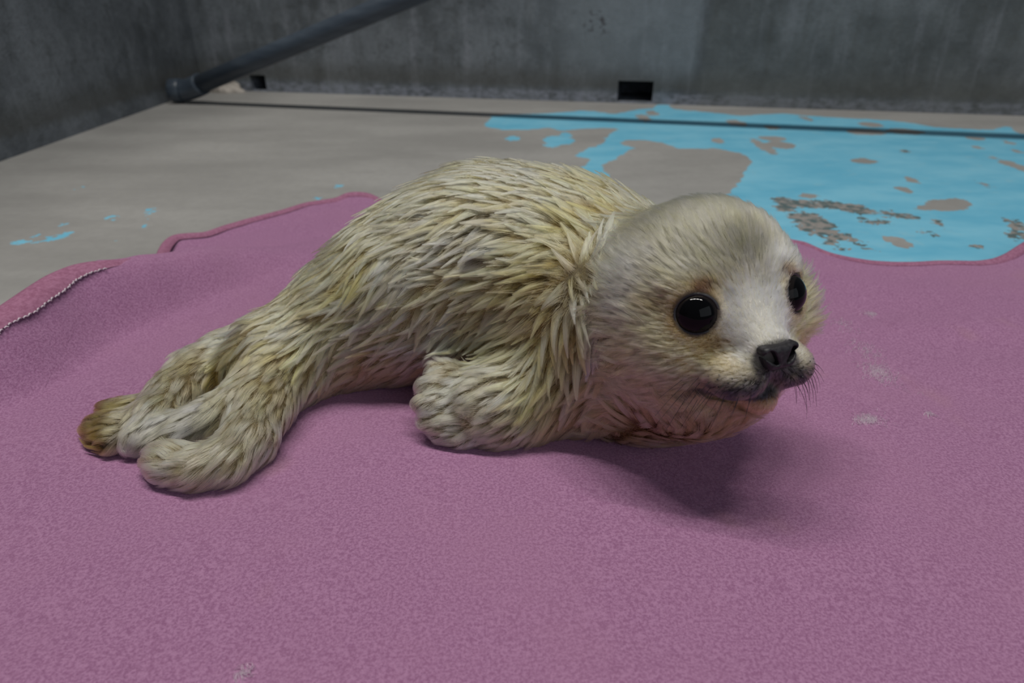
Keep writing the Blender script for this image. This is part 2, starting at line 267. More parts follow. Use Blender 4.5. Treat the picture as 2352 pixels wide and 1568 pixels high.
blue = m.mix(m.math('MULTIPLY', m.ramp(m.noise(P, 24, 5, .7), .56, .72), .35), blue, (.29, .49, .56))
colour = m.mix(paint, bare, blue)
nrm = m.bump(m.math('ADD', m.math('MULTIPLY', paint, .6), m.math('MULTIPLY', fine, .35)), .35, .0016)
m.principled(colour, .62, nrm, **{'Specular_IOR_Level': .3})
MAT_FLOOR = m.m

STEP = .0115
gx = np.arange(-1.5, 2.6, STEP); gy = np.arange(-.45, 2.95, STEP)
X, Y = np.meshgrid(gx, gy)
Pxy = np.c_[X.ravel(), Y.ravel()]
far = Pxy[:, 1] > .75
pd = np.full(len(Pxy), .3); fd = np.full(len(Pxy), .3); sd = np.full(len(Pxy), .3)
Q = Pxy[far]
dm = poly_sdf(Q, PAINT_EDGE)
for e in BARE_SPOTS: dm = np.maximum(dm, -ell_sdf(Q, e))
pd[far] = dm
fq = np.full(len(Q), .3)
for e in FLAKED_SPOTS: fq = np.minimum(fq, ell_sdf(Q, e) - .001)
fd[far] = fq
sq = np.full(len(Q), .3)
for e in BLUE_SPECKS: sq = np.minimum(sq, ell_sdf(Q, e) + .002)
sd[far] = sq
idx = np.arange(len(Pxy)).reshape(X.shape)
quads = np.stack([idx[:-1, :-1], idx[:-1, 1:], idx[1:, 1:], idx[1:, :-1]], -1).reshape(-1, 4)
floor = fast_mesh('floor', np.c_[Pxy, np.full(len(Pxy), FZ)], quads, MAT_FLOOR)
point_attr(floor, 'paint_distance', pd); point_attr(floor, 'flake_distance', fd); point_attr(floor, 'speck_distance', sd)
floor['kind'] = 'structure'
floor['label'] = 'worn beige concrete floor with peeling sky blue paint'

# ------------------------------------------------------------------ concrete walls
def concrete(name, seam, streaky=1.0, foot=1.0):
    m = Mat(name); P = m.pos()            # object axes: x along the wall, z up
    streak = m.noise(m.mapped(P, (7, 1, .9)), 3.2, 5, .65)
    blotch = m.noise(m.mapped(P, (1, 1, 1.2)), 3.0, 5, .62)
    grit = m.noise(P, 70, 5, .7)
    c = m.mix(m.ramp(blotch, .32, .68), (.066, .077, .088), (.165, .186, .208))
    c = m.mix(m.math('MULTIPLY', m.ramp(streak, .50, .72), .60 * streaky), c, (.225, .240, .275))
    c = m.mix(m.math('MULTIPLY', m.ramp(streak, .47, .30), .5 * streaky), c, (.060, .062, .062))
    c = m.mix(m.math('MULTIPLY', m.ramp(grit, .40, .66), .35), c, (.060, .064, .066))
    mott = m.noise(P, 16, 5, .7)
    c = m.mix(m.math('MULTIPLY', m.ramp(mott, .52, .66), .35), c, (.20, .222, .245))
    c = m.mix(m.math('MULTIPLY', m.ramp(mott, .47, .36), .45), c, (.052, .058, .060))
    sx = m.n('SeparateXYZ', Vector=P)
    x, z = sx.outputs[0], sx.outputs[2]
    zz = m.math('ADD', z, m.math('MULTIPLY', m.math('SUBTRACT', m.noise(P, 26, 4), .5), .022))
    band = m.math('MULTIPLY', m.ramp(zz, .034, .022), m.ramp(m.noise(m.mapped(P, (1, 1, 2)), 34, 4, .7), .36, .62))
    c = m.mix(m.math('MULTIPLY', band, .75 * foot), c, (.24, .26, .315))
    damp = m.math('MULTIPLY', m.ramp(zz, .028, .05), m.ramp(zz, .13, .055))
    c = m.mix(m.math('MULTIPLY', damp, .55), c, (.075, .075, .068))
    if seam:                              # a smoother greyer panel left of a greenish rough one
        green = m.ramp(m.math('ADD', x, m.math('MULTIPLY', m.math('SUBTRACT', m.noise(P, 14, 3), .5), .08)), seam, seam + .05)
        c = m.mix(m.math('MULTIPLY', green, .40), c, m.mix(m.ramp(m.noise(P, 9, 5, .7), .35, .65), (.070, .076, .070), (.125, .135, .130)))
        smooth = m.math('MULTIPLY', m.ramp(x, seam - .62, seam - .25), m.ramp(x, seam + .03, seam))
        c = m.mix(m.math('MULTIPLY', m.math('MULTIPLY', smooth, m.ramp(z, .04, .14)), .45), c, (.205, .235, .255))
        pit = m.n('VectorMath', {'operation': 'DISTANCE'}, _0=P, _1=(1.441, 0, .236)).outputs['Value']
        spots = m.math('MULTIPLY', m.ramp(pit, .06, .02), m.ramp(m.noise(P, 55, 2), .52, .62))
        c = m.mix(m.math('MULTIPLY', spots, .8), c, (.045, .04, .045))
    nrm = m.bump(m.math('ADD', m.math('MULTIPLY', grit, .5), m.noise(P, 190, 2)), .45, .003)
    m.principled(c, .72, nrm, **{'Specular_IOR_Level': .35})
    return m.m

cor = np.array(WALL_CORNER); end = np.array(WALL_RIGHT_END)
wdir = (end - cor) / np.linalg.norm(end - cor)
wang = math.atan2(wdir[1], wdir[0])
WALL_H, WALL_L, RECESS = 1.3, 3.9, .22
V, Fc = [], []
def quad(a, b, c, d):
    i = len(V); V.extend([a, b, c, d]); Fc.append((i, i + 1, i + 2, i + 3))
cuts = [0.0]
for s0, s1, zt in DRAIN_HOLES: cuts += [s0, s1]
cuts.append(WALL_L)
zb = FZ - .02
for i in range(len(cuts) - 1):
    s0, s1 = cuts[i], cuts[i + 1]
    if i % 2 == 0:
        quad((s0, 0, zb), (s1, 0, zb), (s1, 0, WALL_H), (s0, 0, WALL_H))
    else:
        zt = DRAIN_HOLES[i // 2][2]
        quad((s0, 0, zt), (s1, 0, zt), (s1, 0, WALL_H), (s0, 0, WALL_H))
        zl = FZ + .004
        quad((s0, 0, zb), (s1, 0, zb), (s1, 0, zl), (s0, 0, zl))
        quad((s0, 0, zl), (s1, 0, zl), (s1, RECESS, zl), (s0, RECESS, zl))
        quad((s0, 0, zt), (s0, RECESS, zt), (s1, RECESS, zt), (s1, 0, zt))
        quad((s0, 0, zl), (s0, RECESS, zl), (s0, RECESS, zt), (s0, 0, zt))
        quad((s1, 0, zl), (s1, 0, zt), (s1, RECESS, zt), (s1, RECESS, zl))
        quad((s0, RECESS, zl), (s1, RECESS, zl), (s1, RECESS, zt), (s0, RECESS, zt))
quad((0, 0, WALL_H), (WALL_L, 0, WALL_H), (WALL_L, .25, WALL_H), (0, .25, WALL_H))
quad((0, .25, zb), (0, .25, WALL_H), (WALL_L, .25, WALL_H), (WALL_L, .25, zb))
quad((WALL_L, 0, zb), (WALL_L, .25, zb), (WALL_L, .25, WALL_H), (WALL_L, 0, WALL_H))
wall_back = mesh_obj('wall_back', V, Fc, concrete('streaked_concrete', 1.75), smooth=False)
wall_back.location = (cor[0], cor[1], 0); wall_back.rotation_euler = (0, 0, wang)
wall_back['kind'] = 'structure'; wall_back['label'] = 'stained dark grey concrete wall with two drain slots at its foot'

lend = np.array((-1.155, 1.50)); ld_ = (lend - cor) / np.linalg.norm(lend - cor)
V, Fc = [], []
LL = 3.2
quad((-LL, 0, zb), (0, 0, zb), (0, 0, WALL_H), (-LL, 0, WALL_H))
quad((-LL, 0, WALL_H), (0, 0, WALL_H), (0, .25, WALL_H), (-LL, .25, WALL_H))
quad((-LL, .25, zb), (-LL, .25, WALL_H), (0, .25, WALL_H), (0, .25, zb))
wall_left = mesh_obj('wall_left', V, Fc, concrete('rough_concrete', None, .35, .15), smooth=False)
wall_left.location = (cor[0], cor[1], 0)
wall_left.rotation_euler = (0, 0, math.atan2(-ld_[1], -ld_[0]))
wall_left['kind'] = 'structure'; wall_left['label'] = 'dark mottled concrete side wall'

# pale mortar lump in the corner
V, Fc = [], []
bm = bmesh.new(); bmesh.ops.create_icosphere(bm, subdivisions=4, radius=1)
co = np.array([v.co[:] for v in bm.verts])
nz = fbm(co, 1.6, 5)
for v, k in zip(bm.verts, nz):
    q = v.co * (1 + .22 * float(k))
    v.co = (q.x * .078, q.y * .035, max(q.z, -.1) * .046)
me = bpy.data.meshes.new('mortar_lump'); bm.to_mesh(me); bm.free()
for p_ in me.polygons: p_.use_smooth = True
m = Mat('pale_mortar'); P = m.pos()
m.principled(m.mix(m.ramp(m.noise(P, 40, 4), .35, .65), (.30, .27, .24), (.46, .42, .38)), .8, m.bump(m.noise(P, 90, 4), .5, .004))
me.materials.append(m.m)
mortar = bpy.data.objects.new('mortar_lump', me); COL.objects.link(mortar)
mortar.location = (cor[0] + wdir[0] * .10, cor[1] + wdir[1] * .10 - .030, FZ)
mortar.rotation_euler = (0, 0, wang)
thing(mortar, 'pale lump of mortar on the floor beside the small corner drain slot', 'mortar')

# ------------------------------------------------------------------ grey pipe leaning across the corner
m = Mat('grey_plastic'); P = m.pos()
c = m.mix(m.ramp(m.noise(m.mapped(P, (1, 1, 6)), 8, 4), .35, .7), (.040, .054, .074), (.062, .080, .104))
m.principled(c, .38, m.bump(m.noise(P, 120, 3), .1, .001))
MAT_PIPE = m.m
pa = np.array(PIPE_FOOT); pb = np.array(PIPE_FAR); pdv = (pb - pa) / np.linalg.norm(pb - pa)
PR = PIPE_R
pipe = empty('pipe', tuple(pa))
def swept(name, pts, radii, sides=28):
    v, f = tube(pts, radii, sides)
    o = mesh_obj(name, v, f, MAT_PIPE, pipe)
    for p_ in o.data.polygons: p_.use_smooth = len(p_.vertices) == 4
    return o
L_ = np.linalg.norm(pb - pa)
o = swept('shaft', [pdv * .05, pdv * .4, pdv * L_], [PR, PR, PR])
flat = np.array((1.0, -.02, 0.0))
bend = []
for t in np.linspace(0, 1, 9):           # elbow: from lying flat to the pipe's slope
    bend.append(flat * -.012 * (1 - t) ** 2 + pdv * .075 * t ** 2 + np.array((.012, 0, 0)) * 2 * t * (1 - t))
o = swept('elbow', [flat * -.016] + bend[1:], [PR * 1.16] * 9)
o['label'] = 'elbow fitting at the lower end'
o = swept('end_cap', [flat * s for s in (-.052, -.0515, -.049, -.016, -.0145, -.014)], [PR * .8, PR * 1.12, PR * 1.26, PR * 1.26, PR * 1.22, PR * 1.0])
o['label'] = 'wider cap lying flat on the floor'
thing(pipe, 'long grey plastic pipe leaning up out of the wall corner', 'pipe')

# ------------------------------------------------------------------ pink fleece blanket
m = Mat('pink_fleece'); P = m.pos()
nap = m.noise(P, 460, 5, .68)
nap2 = m.noise(P, 900, 3, .7)
wide = m.noise(P, 5, 4, .6)
c = m.mix(m.ramp(nap, .36, .64), (.285, .122, .238), (.425, .218, .368))
c = m.mix(m.math('MULTIPLY', m.ramp(wide, .4, .7), .35), c, (.39, .195, .31))
c = m.mix(m.math('MULTIPLY', m.ramp(nap2, .55, .75), .35), c, (.50, .29, .46))
stain = m.math('MULTIPLY', m.ramp(m.noise(P, 8, 3), .62, .75), .25)
c = m.mix(stain, c, (.42, .24, .23))
nrm = m.bump(m.math('ADD', nap, m.math('MULTIPLY', nap2, .5)), .55, .003)
m.principled(c, .95, nrm, **{'Specular_IOR_Level': .08, 'Sheen_Weight': .25, 'Sheen_Roughness': .5, 'Sheen_Tint': (.9, .65, .85)})
MAT_FLEECE = m.m
m = Mat('fleece_hem'); P = m.pos()
nap = m.noise(P, 230, 4, .65)
c = m.mix(m.ramp(nap, .3, .7), (.262, .105, .175), (.365, .168, .262))
m.principled(c, .95, m.bump(nap, .4, .002), **{'Specular_IOR_Level': .08})
MAT_HEM = m.m

E_ = np.array(BLANKET_EDGE)
seg = np.r_[0, np.cumsum(np.linalg.norm(np.diff(E_[:, :2], axis=0), axis=1))]
NS = 620
sv = np.linspace(0, seg[-1], NS)
edge = np.c_[[np.interp(sv, seg, E_[:, k]) for k in range(3)]].T
ker = np.exp(-np.linspace(-2, 2, 9) ** 2); ker /= ker.sum()
pad = np.pad(edge, ((4, 4), (0, 0)), 'edge')
edge = np.stack([np.convolve(pad[:, k], ker, 'valid') for k in range(3)], 1)
def seg_dist(P, A, B):
    e = B - A; t = np.clip(((P - A) @ e) / (e @ e), 0, 1)
    return np.linalg.norm(P - A - t[:, None] * e, axis=1), t
RA = np.array(RIDGE_A)
def blanket_height(P):
    """folds and gentle waves of the blanket over the floor, metres"""
    p3 = np.c_[P, np.zeros(len(P))]
    ws = np.full(len(P), 1e-30); hh = np.zeros(len(P))
    for a, b in zip(RA[:-1], RA[1:]):
        d, t = seg_dist(P, a[:2], b[:2]); w = np.exp(-np.minimum(d, .5) / .010)
        ws = ws + w; hh = hh + w * (a[2] + t * (b[2] - a[2]))
    hh = hh / ws; best = np.maximum(-.010 * np.log(ws) + .004, 0)
    h = hh * (1 - smooth01(best, .004, .066))
    seal_clear = smooth01(np.hypot((P[:, 0] + .02) / .42, (P[:, 1] - .56) / .24), .9, 1.5)
    h = h + seal_clear * (.0085 * vnoise(p3, 5.0, 3) + .0035 * vnoise(p3 * (1, 2.2, 1), 9, 9))
    h = h + .0012 * vnoise(p3, 17, 4) + .0003 * vnoise(p3, 60, 8)
    h = h + .012 * np.exp(-(((P[:, 0] + .29) / .05) ** 2 + ((P[:, 1] - 1.40) / .05) ** 2))
    h = h + .009 * seal_clear * np.exp(-((P[:, 1] - .98 - .25 * P[:, 0]) / .05) ** 2) * smooth01(-P[:, 0], .05, .2)
    return h
NT = 380
tt = np.linspace(0, 1, NT) ** 1.25
near = np.c_[np.linspace(edge[0, 0], edge[-1, 0], NS), np.full(NS, -.32)]
G = edge[:, None, :2] * (1 - tt)[None, :, None] + near[:, None, :] * tt[None, :, None]
Gf = G.reshape(-1, 2)
Hh = blanket_height(Gf).reshape(NS, NT)
fade = np.exp(-(np.linalg.norm(G - edge[:, None, :2], axis=2) / .05))
Hh = Hh * (1 - fade) + edge[:, None, 2] * fade
# the very edge turns down to the floor
dl = np.linalg.norm(G - edge[:, None, :2], axis=2)
Hh = np.maximum(Hh, FZ + .003) - .0035 * np.exp(-dl / .006)
top = np.concatenate([Gf, Hh.reshape(-1, 1)], 1)
idx = np.arange(NS * NT).reshape(NS, NT)
qd = np.stack([idx[:-1, :-1], idx[:-1, 1:], idx[1:, 1:], idx[1:, :-1]], -1).reshape(-1, 4)[:, ::1]
nv = len(top)
under = np.c_[edge[:, :2], np.full(NS, FZ)]
rim = np.stack([idx[:-1, 0], idx[1:, 0], nv + np.arange(1, NS), nv + np.arange(NS - 1)], -1)
blanket = fast_mesh('blanket', np.r_[top, under], np.r_[qd, rim], MAT_FLEECE)
thing(blanket, 'pink fleece blanket spread on the floor under the seal pup', 'blanket')
# hem: a rolled band along the edge
hv, hf = [], []
prof = [(-.0005, -1), (-.0022, .0), (-.0014, .0032), (.0014, .0046), (.006, .0042), (.0118, .0032), (.0140, .0004)]
stitch_end_s = sv[np.argmax(edge[:, 1] > STITCH_END)]
wid = np.interp(sv, [0, stitch_end_s, stitch_end_s + .10, seg[-1]], [2.2, 2.2, 1.0, 1.0])
inn = near - edge[:, :2]; inn = inn / np.linalg.norm(inn, axis=1)[:, None]
tn = np.gradient(edge[:, :2], axis=0); tn /= np.linalg.norm(tn, axis=1)[:, None]
nr = np.c_[tn[:, 1], -tn[:, 0]]                        # to the right of travel = towards the viewer's side
def hem_z(i, q, dl):
    f = math.exp(-max(dl, 0) / .05)
    z = float(blanket_height(q[None])[0]) * (1 - f) + edge[i, 2] * f
    return max(z, FZ + .003) - .0035 * math.exp(-max(dl, 0) / .006)
for i in range(NS):
    for a, b in prof:
        q = edge[i, :2] + nr[i] * a * wid[i]
        hv.append((q[0], q[1], FZ if b == -1 else hem_z(i, q, a * wid[i]) + b))
k = len(prof)
for i in range(NS - 1):
    for j in range(k - 1):
        hf.append((i * k + j, i * k + j + 1, (i + 1) * k + j + 1, (i + 1) * k + j))
hem = fast_mesh('hem', hv, hf, MAT_HEM, blanket)
hem['label'] = 'darker pink folded hem'
m = Mat('white_thread'); P = m.pos()
m.principled(m.mix(m.noise(P, 300), (.55, .45, .52), (.75, .68, .72)), .8)
sv_, sf_ = [], []
for i in range(10, NS - 1):
    if edge[i, 1] > STITCH_END: break
    off = .0140 * wid[i] + .0012
    a = edge[i, :2] + nr[i] * off; b = edge[i + 1, :2] + nr[i + 1] * off
    za = hem_z(i, a, off) + .0008
    a2 = a + (b - a) * .8 + nr[i] * (.0012 if i % 2 else -.0012)
    v, f = tube([(*a, za), (*((a + a2) / 2), za + .0012), (*a2, za)], .0008, 5)
    n0 = len(sv_); sv_ += v; sf_ += [tuple(n0 + q for q in ff) for ff in f]
st = mesh_obj('stitching', sv_, sf_, m.m, blanket)
st['kind'] = 'stuff'; st['label'] = 'white stitching along the hem'
# ------------------------------------------------------------------ seal pup: body as one smooth-blended surface
HC = np.array(HEAD_CENTRE); HL, HF, HU = [np.array(a) for a in HEAD_AXES]
HM = np.stack([HL, HF, HU], 1)            # local (left, forward, up) -> world
def to_head(P): return (P - HC) @ HM
def from_head(q): return HC + HM @ np.asarray(q, float)

def smin(a, b, k):
    h = np.maximum(k - np.abs(a - b), 0) / k
    return np.minimum(a, b) - h * h * k * .25
def smax(a, b, k): return -smin(-a, -b, k)
def cone(P, a, b):
    A = np.array(a[:3], np.float32); B = np.array(b[:3], np.float32); e = B - A
    w = P - A; t = np.clip((w @ e) / max(float(e @ e), 1e-9), 0, 1)
    return np.sqrt(((w - t[:, None] * e) ** 2).sum(1)) - (a[3] + t * (b[3] - a[3]))
def chain_sdf(P, ch, k):
    d = None
    for a, b in zip(ch[:-1], ch[1:]):
        c = cone(P, a, b); d = c if d is None else smin(d, c, k)
    return d
def ellipsoid(q, c, r):
    w = (q - np.array(c, np.float32)) / np.array(r, np.float32)
    k0 = np.sqrt((w ** 2).sum(1)); k1 = np.sqrt(((w / np.array(r, np.float32)) ** 2).sum(1)) + 1e-9
    return k0 * (k0 - 1) / k1

EYE_R = .0163
EYES = []
for s in (-1, 1):
    d = np.array((s * .50, .82, .16)); d /= np.linalg.norm(d)
    EYES.append((np.array((s * .0440, .0485, .0098)) - d * EYE_R, d))
MOUTH = [(-.037, .044, -.0470), (-.026, .066, -.0495), (-.013, .0725, -.0480), (0, .0690, -.0455), (.013, .0725, -.0480), (.026, .066, -.0495), (.037, .044, -.0470)]

def head_sdf(P):
    q = to_head(P).astype(np.float32)
    qs = q.copy(); qs[:, 0] = np.abs(qs[:, 0])
    d = ellipsoid(q, (0, -.010, .010), (.068, .056, .062))
    d = smin(d, ellipsoid(qs, (.028, .004, -.024), (.038, .044, .038)), .022)
    d = smin(d, cone(q, (0, .012, .005, .037), (0, .059, -.018, .0170)), .016)
    d = smin(d, ellipsoid(qs, (.0190, .0560, -.0345), (.0195, .0205, .0150)), .008)
    d = smin(d, cone(q, (0, .040, -.046, .017), (0, .058, -.0540, .0105)), .008)
    d = smin(d, ellipsoid(q, (0, .0645, -.0215), (.0135, .0070, .0095)), .006)
    d = smin(d, ellipsoid(qs, (.036, .026, .026), (.016, .010, .008)), .014)      # brows
    mo = None
    for a, b in zip(MOUTH[:-1], MOUTH[1:]):
        c = cone(q, (*a, .0022), (*b, .0022)); mo = c if mo is None else np.minimum(mo, c)
    d = smax(d, -mo, .004)
    for c, n in EYES:                      # lids swell round the eyeball
        d = smin(d, np.sqrt(((q - c.astype(np.float32)) ** 2).sum(1)) - EYE_R * .92, .012)
    for c, n in EYES:                      # the opening between them
        d = smax(d, -(np.sqrt(((q - (c + n * EYE_R).astype(np.float32)) ** 2).sum(1)) - .0146), .0025)
    return d

def neck_sdf(P):
    n = chain_sdf(P, NECK, .04)
    return n

def body_sdf(P):
    P = np.asarray(P, np.float32)
    d = chain_sdf(P, TORSO, .03)
    d = smin(d, neck_sdf(P), .05)
    hind = None
    for key, k in (('near_hind', .010), ('near_mid', .010), ('far_hind', .010), ('far_toe_a', .006), ('far_toe_b', .006), ('far_toe_c', .006), ('tail', .010)):
        c = chain_sdf(P, LIMBS[key], .012)
        hind = c if hind is None else smin(hind, c, k)
    d = smin(d, hind, .030)
    fl = smin(chain_sdf(P, FORE['arm'], .03), chain_sdf(P, FORE['palm'], .03), .02)
    for key in ('d1', 'd2', 'd3', 'd4', 'd5'):
        fl = smin(fl, chain_sdf(P, FORE[key], .012), .006)
    d = smin(d, fl, .028)
    d = smin(d, chain_sdf(P, FAR_FORE, .03), .03)
    d = smin(d, head_sdf(P), .022)
    return smax(d, -(P[:, 2] - .0005), .006)

def surface_nets(fn, lo, hi, h, chunk=400000):
    lo = np.array(lo, float); n = np.ceil((np.array(hi) - lo) / h).astype(int) + 1
    ax = [lo[i] + h * np.arange(n[i]) for i in range(3)]
    X, Y, Z = np.meshgrid(*ax, indexing='ij')
    pts = np.stack([X.ravel(), Y.ravel(), Z.ravel()], 1).astype(np.float32)
    val = np.concatenate([fn(pts[i:i + chunk]) for i in range(0, len(pts), chunk)]).reshape(n)
    ins = val < 0
    cs = [ins[a:n[0] - 1 + a, b:n[1] - 1 + b, c:n[2] - 1 + c] for a in (0, 1) for b in (0, 1) for c in (0, 1)]
    tot = sum(c.astype(np.int8) for c in cs)
    act = (tot > 0) & (tot < 8)
    ii = np.argwhere(act)
    vid = np.full(act.shape, -1, np.int64); vid[act] = np.arange(len(ii))
    acc = np.zeros((len(ii), 3)); cnt = np.zeros(len(ii))
    cor_ = [(a, b, c) for a in (0, 1) for b in (0, 1) for c in (0, 1)]
    for u in range(8):
        for v in range(u + 1, 8):
            if sum(abs(x - y) for x, y in zip(cor_[u], cor_[v])) != 1: continue
            A = np.array(cor_[u]); B = np.array(cor_[v])
            va = val[tuple((ii + A).T)]; vb = val[tuple((ii + B).T)]
            k = (va < 0) != (vb < 0)
            t = np.where(k, va / np.where(k, va - vb, 1), 0)
            acc += k[:, None] * (A + t[:, None] * (B - A)); cnt += k
    verts = lo + h * (ii + acc / cnt[:, None])
    quads = []
    for axis in range(3):
        o1, o2 = [(1, 2), (2, 0), (0, 1)][axis]
        a = [slice(None)] * 3; b = [slice(None)] * 3
        a[axis] = slice(0, n[axis] - 1); b[axis] = slice(1, n[axis])
        f = ins[tuple(a)] != ins[tuple(b)]
        e = np.argwhere(f)
        e = e[(e[:, o1] > 0) & (e[:, o2] > 0) & (e[:, o1] < n[o1] - 1) & (e[:, o2] < n[o2] - 1)]
        s = ins[tuple(e.T)]
        d1 = np.zeros(3, int); d1[o1] = 1; d2 = np.zeros(3, int); d2[o2] = 1
        q = np.stack([vid[tuple(x.T)] for x in (e - d1 - d2, e - d2, e, e - d1)], 1)
        q[~s] = q[~s][:, ::-1]
        quads.append(q)
    quads = np.concatenate(quads)
    return verts, quads[(quads >= 0).all(1)], val, lo, h

def gradient(fn, P, e=.0006):
    g = np.stack([fn(P + np.eye(3)[i] * e) - fn(P - np.eye(3)[i] * e) for i in range(3)], 1)
    return g / (np.linalg.norm(g, axis=1)[:, None] + 1e-9)

BV, BQ, GRID, GLO, GH = surface_nets(body_sdf, (-.405, .37, -.008), (.285, .80, .245), .003)
# keep finer faces on the muzzle and around the eyes
bm = bmesh.new()
bmv = [bm.verts.new(v) for v in BV]
for q in BQ:
    try: bm.faces.new([bmv[i] for i in q])
    except ValueError: pass
bm.verts.ensure_lookup_table()
hq = to_head(np.array([v.co[:] for v in bm.verts]))
sel = (hq[:, 1] > .030) & (hq[:, 2] < .034) & (hq[:, 2] > -.075) & (np.abs(hq[:, 0]) < .064)
edges = [e for e in bm.edges if sel[e.verts[0].index] and sel[e.verts[1].index]] if bm.verts.index_update() is None else []
bmesh.ops.subdivide_edges(bm, edges=edges, cuts=1, use_grid_fill=True)
me = bpy.data.meshes.new('body'); bm.to_mesh(me); bm.free()
bv = np.empty(len(me.vertices) * 3, np.float32); me.vertices.foreach_get('co', bv); bv = bv.reshape(-1, 3)
for it in range(2):
    bv = bv - gradient(body_sdf, bv) * np.clip(body_sdf(bv), -.002, .002)[:, None]
BN = gradient(body_sdf, bv)
me.vertices.foreach_set('co', bv.astype(np.float32).ravel())
me.polygons.foreach_set('use_smooth', np.ones(len(me.polygons), bool))
me.update()

def grid_sample(P):
    q = (np.asarray(P) - GLO) / GH
    q = np.clip(q, 0.001, np.array(GRID.shape) - 1.001)
    i = np.floor(q).astype(int); f = q - i; r = 0
    for a in (0, 1):
        for b in (0, 1):
            for c in (0, 1):
                w = (f[:, 0] if a else 1 - f[:, 0]) * (f[:, 1] if b else 1 - f[:, 1]) * (f[:, 2] if c else 1 - f[:, 2])
                r = r + w * GRID[i[:, 0] + a, i[:, 1] + b, i[:, 2] + c]
    return r

# ------------------------------------------------------------------ coat colours (pigment of the animal and painted dark gaps, by place on its body)
def lerp(a, b, t): return a + (np.asarray(b) - a) * np.asarray(t)[:, None]
def blob(q, c, r, soft=.5):
    d = np.sqrt((((q - np.array(c)) / np.array(r)) ** 2).sum(1))
    return 1 - smooth01(d, 1 - soft, 1 + soft)
def limb_dist(P, keys, src): return np.min([chain_sdf(np.asarray(P, np.float32), src[k], .005) for k in keys], axis=0)
def eye_dist(q): return np.min([np.linalg.norm(q - (c + n * .009), axis=1) for c, n in EYES], axis=0)
def mouth_dist(q):
    d = np.full(len(q), 9.0)
    for a, b in zip(MOUTH[:-1], MOUTH[1:]):
        e = np.array(b) - np.array(a); t = np.clip(((q - np.array(a)) @ e) / (e @ e), 0, 1)
        d = np.minimum(d, np.linalg.norm(q - np.array(a) - t[:, None] * e, axis=1))
    return d

def head_weight(P):
    return smooth01(-(head_sdf(np.asarray(P, np.float32)) - np.minimum(chain_sdf(np.asarray(P, np.float32), TORSO, .03), neck_sdf(np.asarray(P, np.float32)))), -.012, .012)

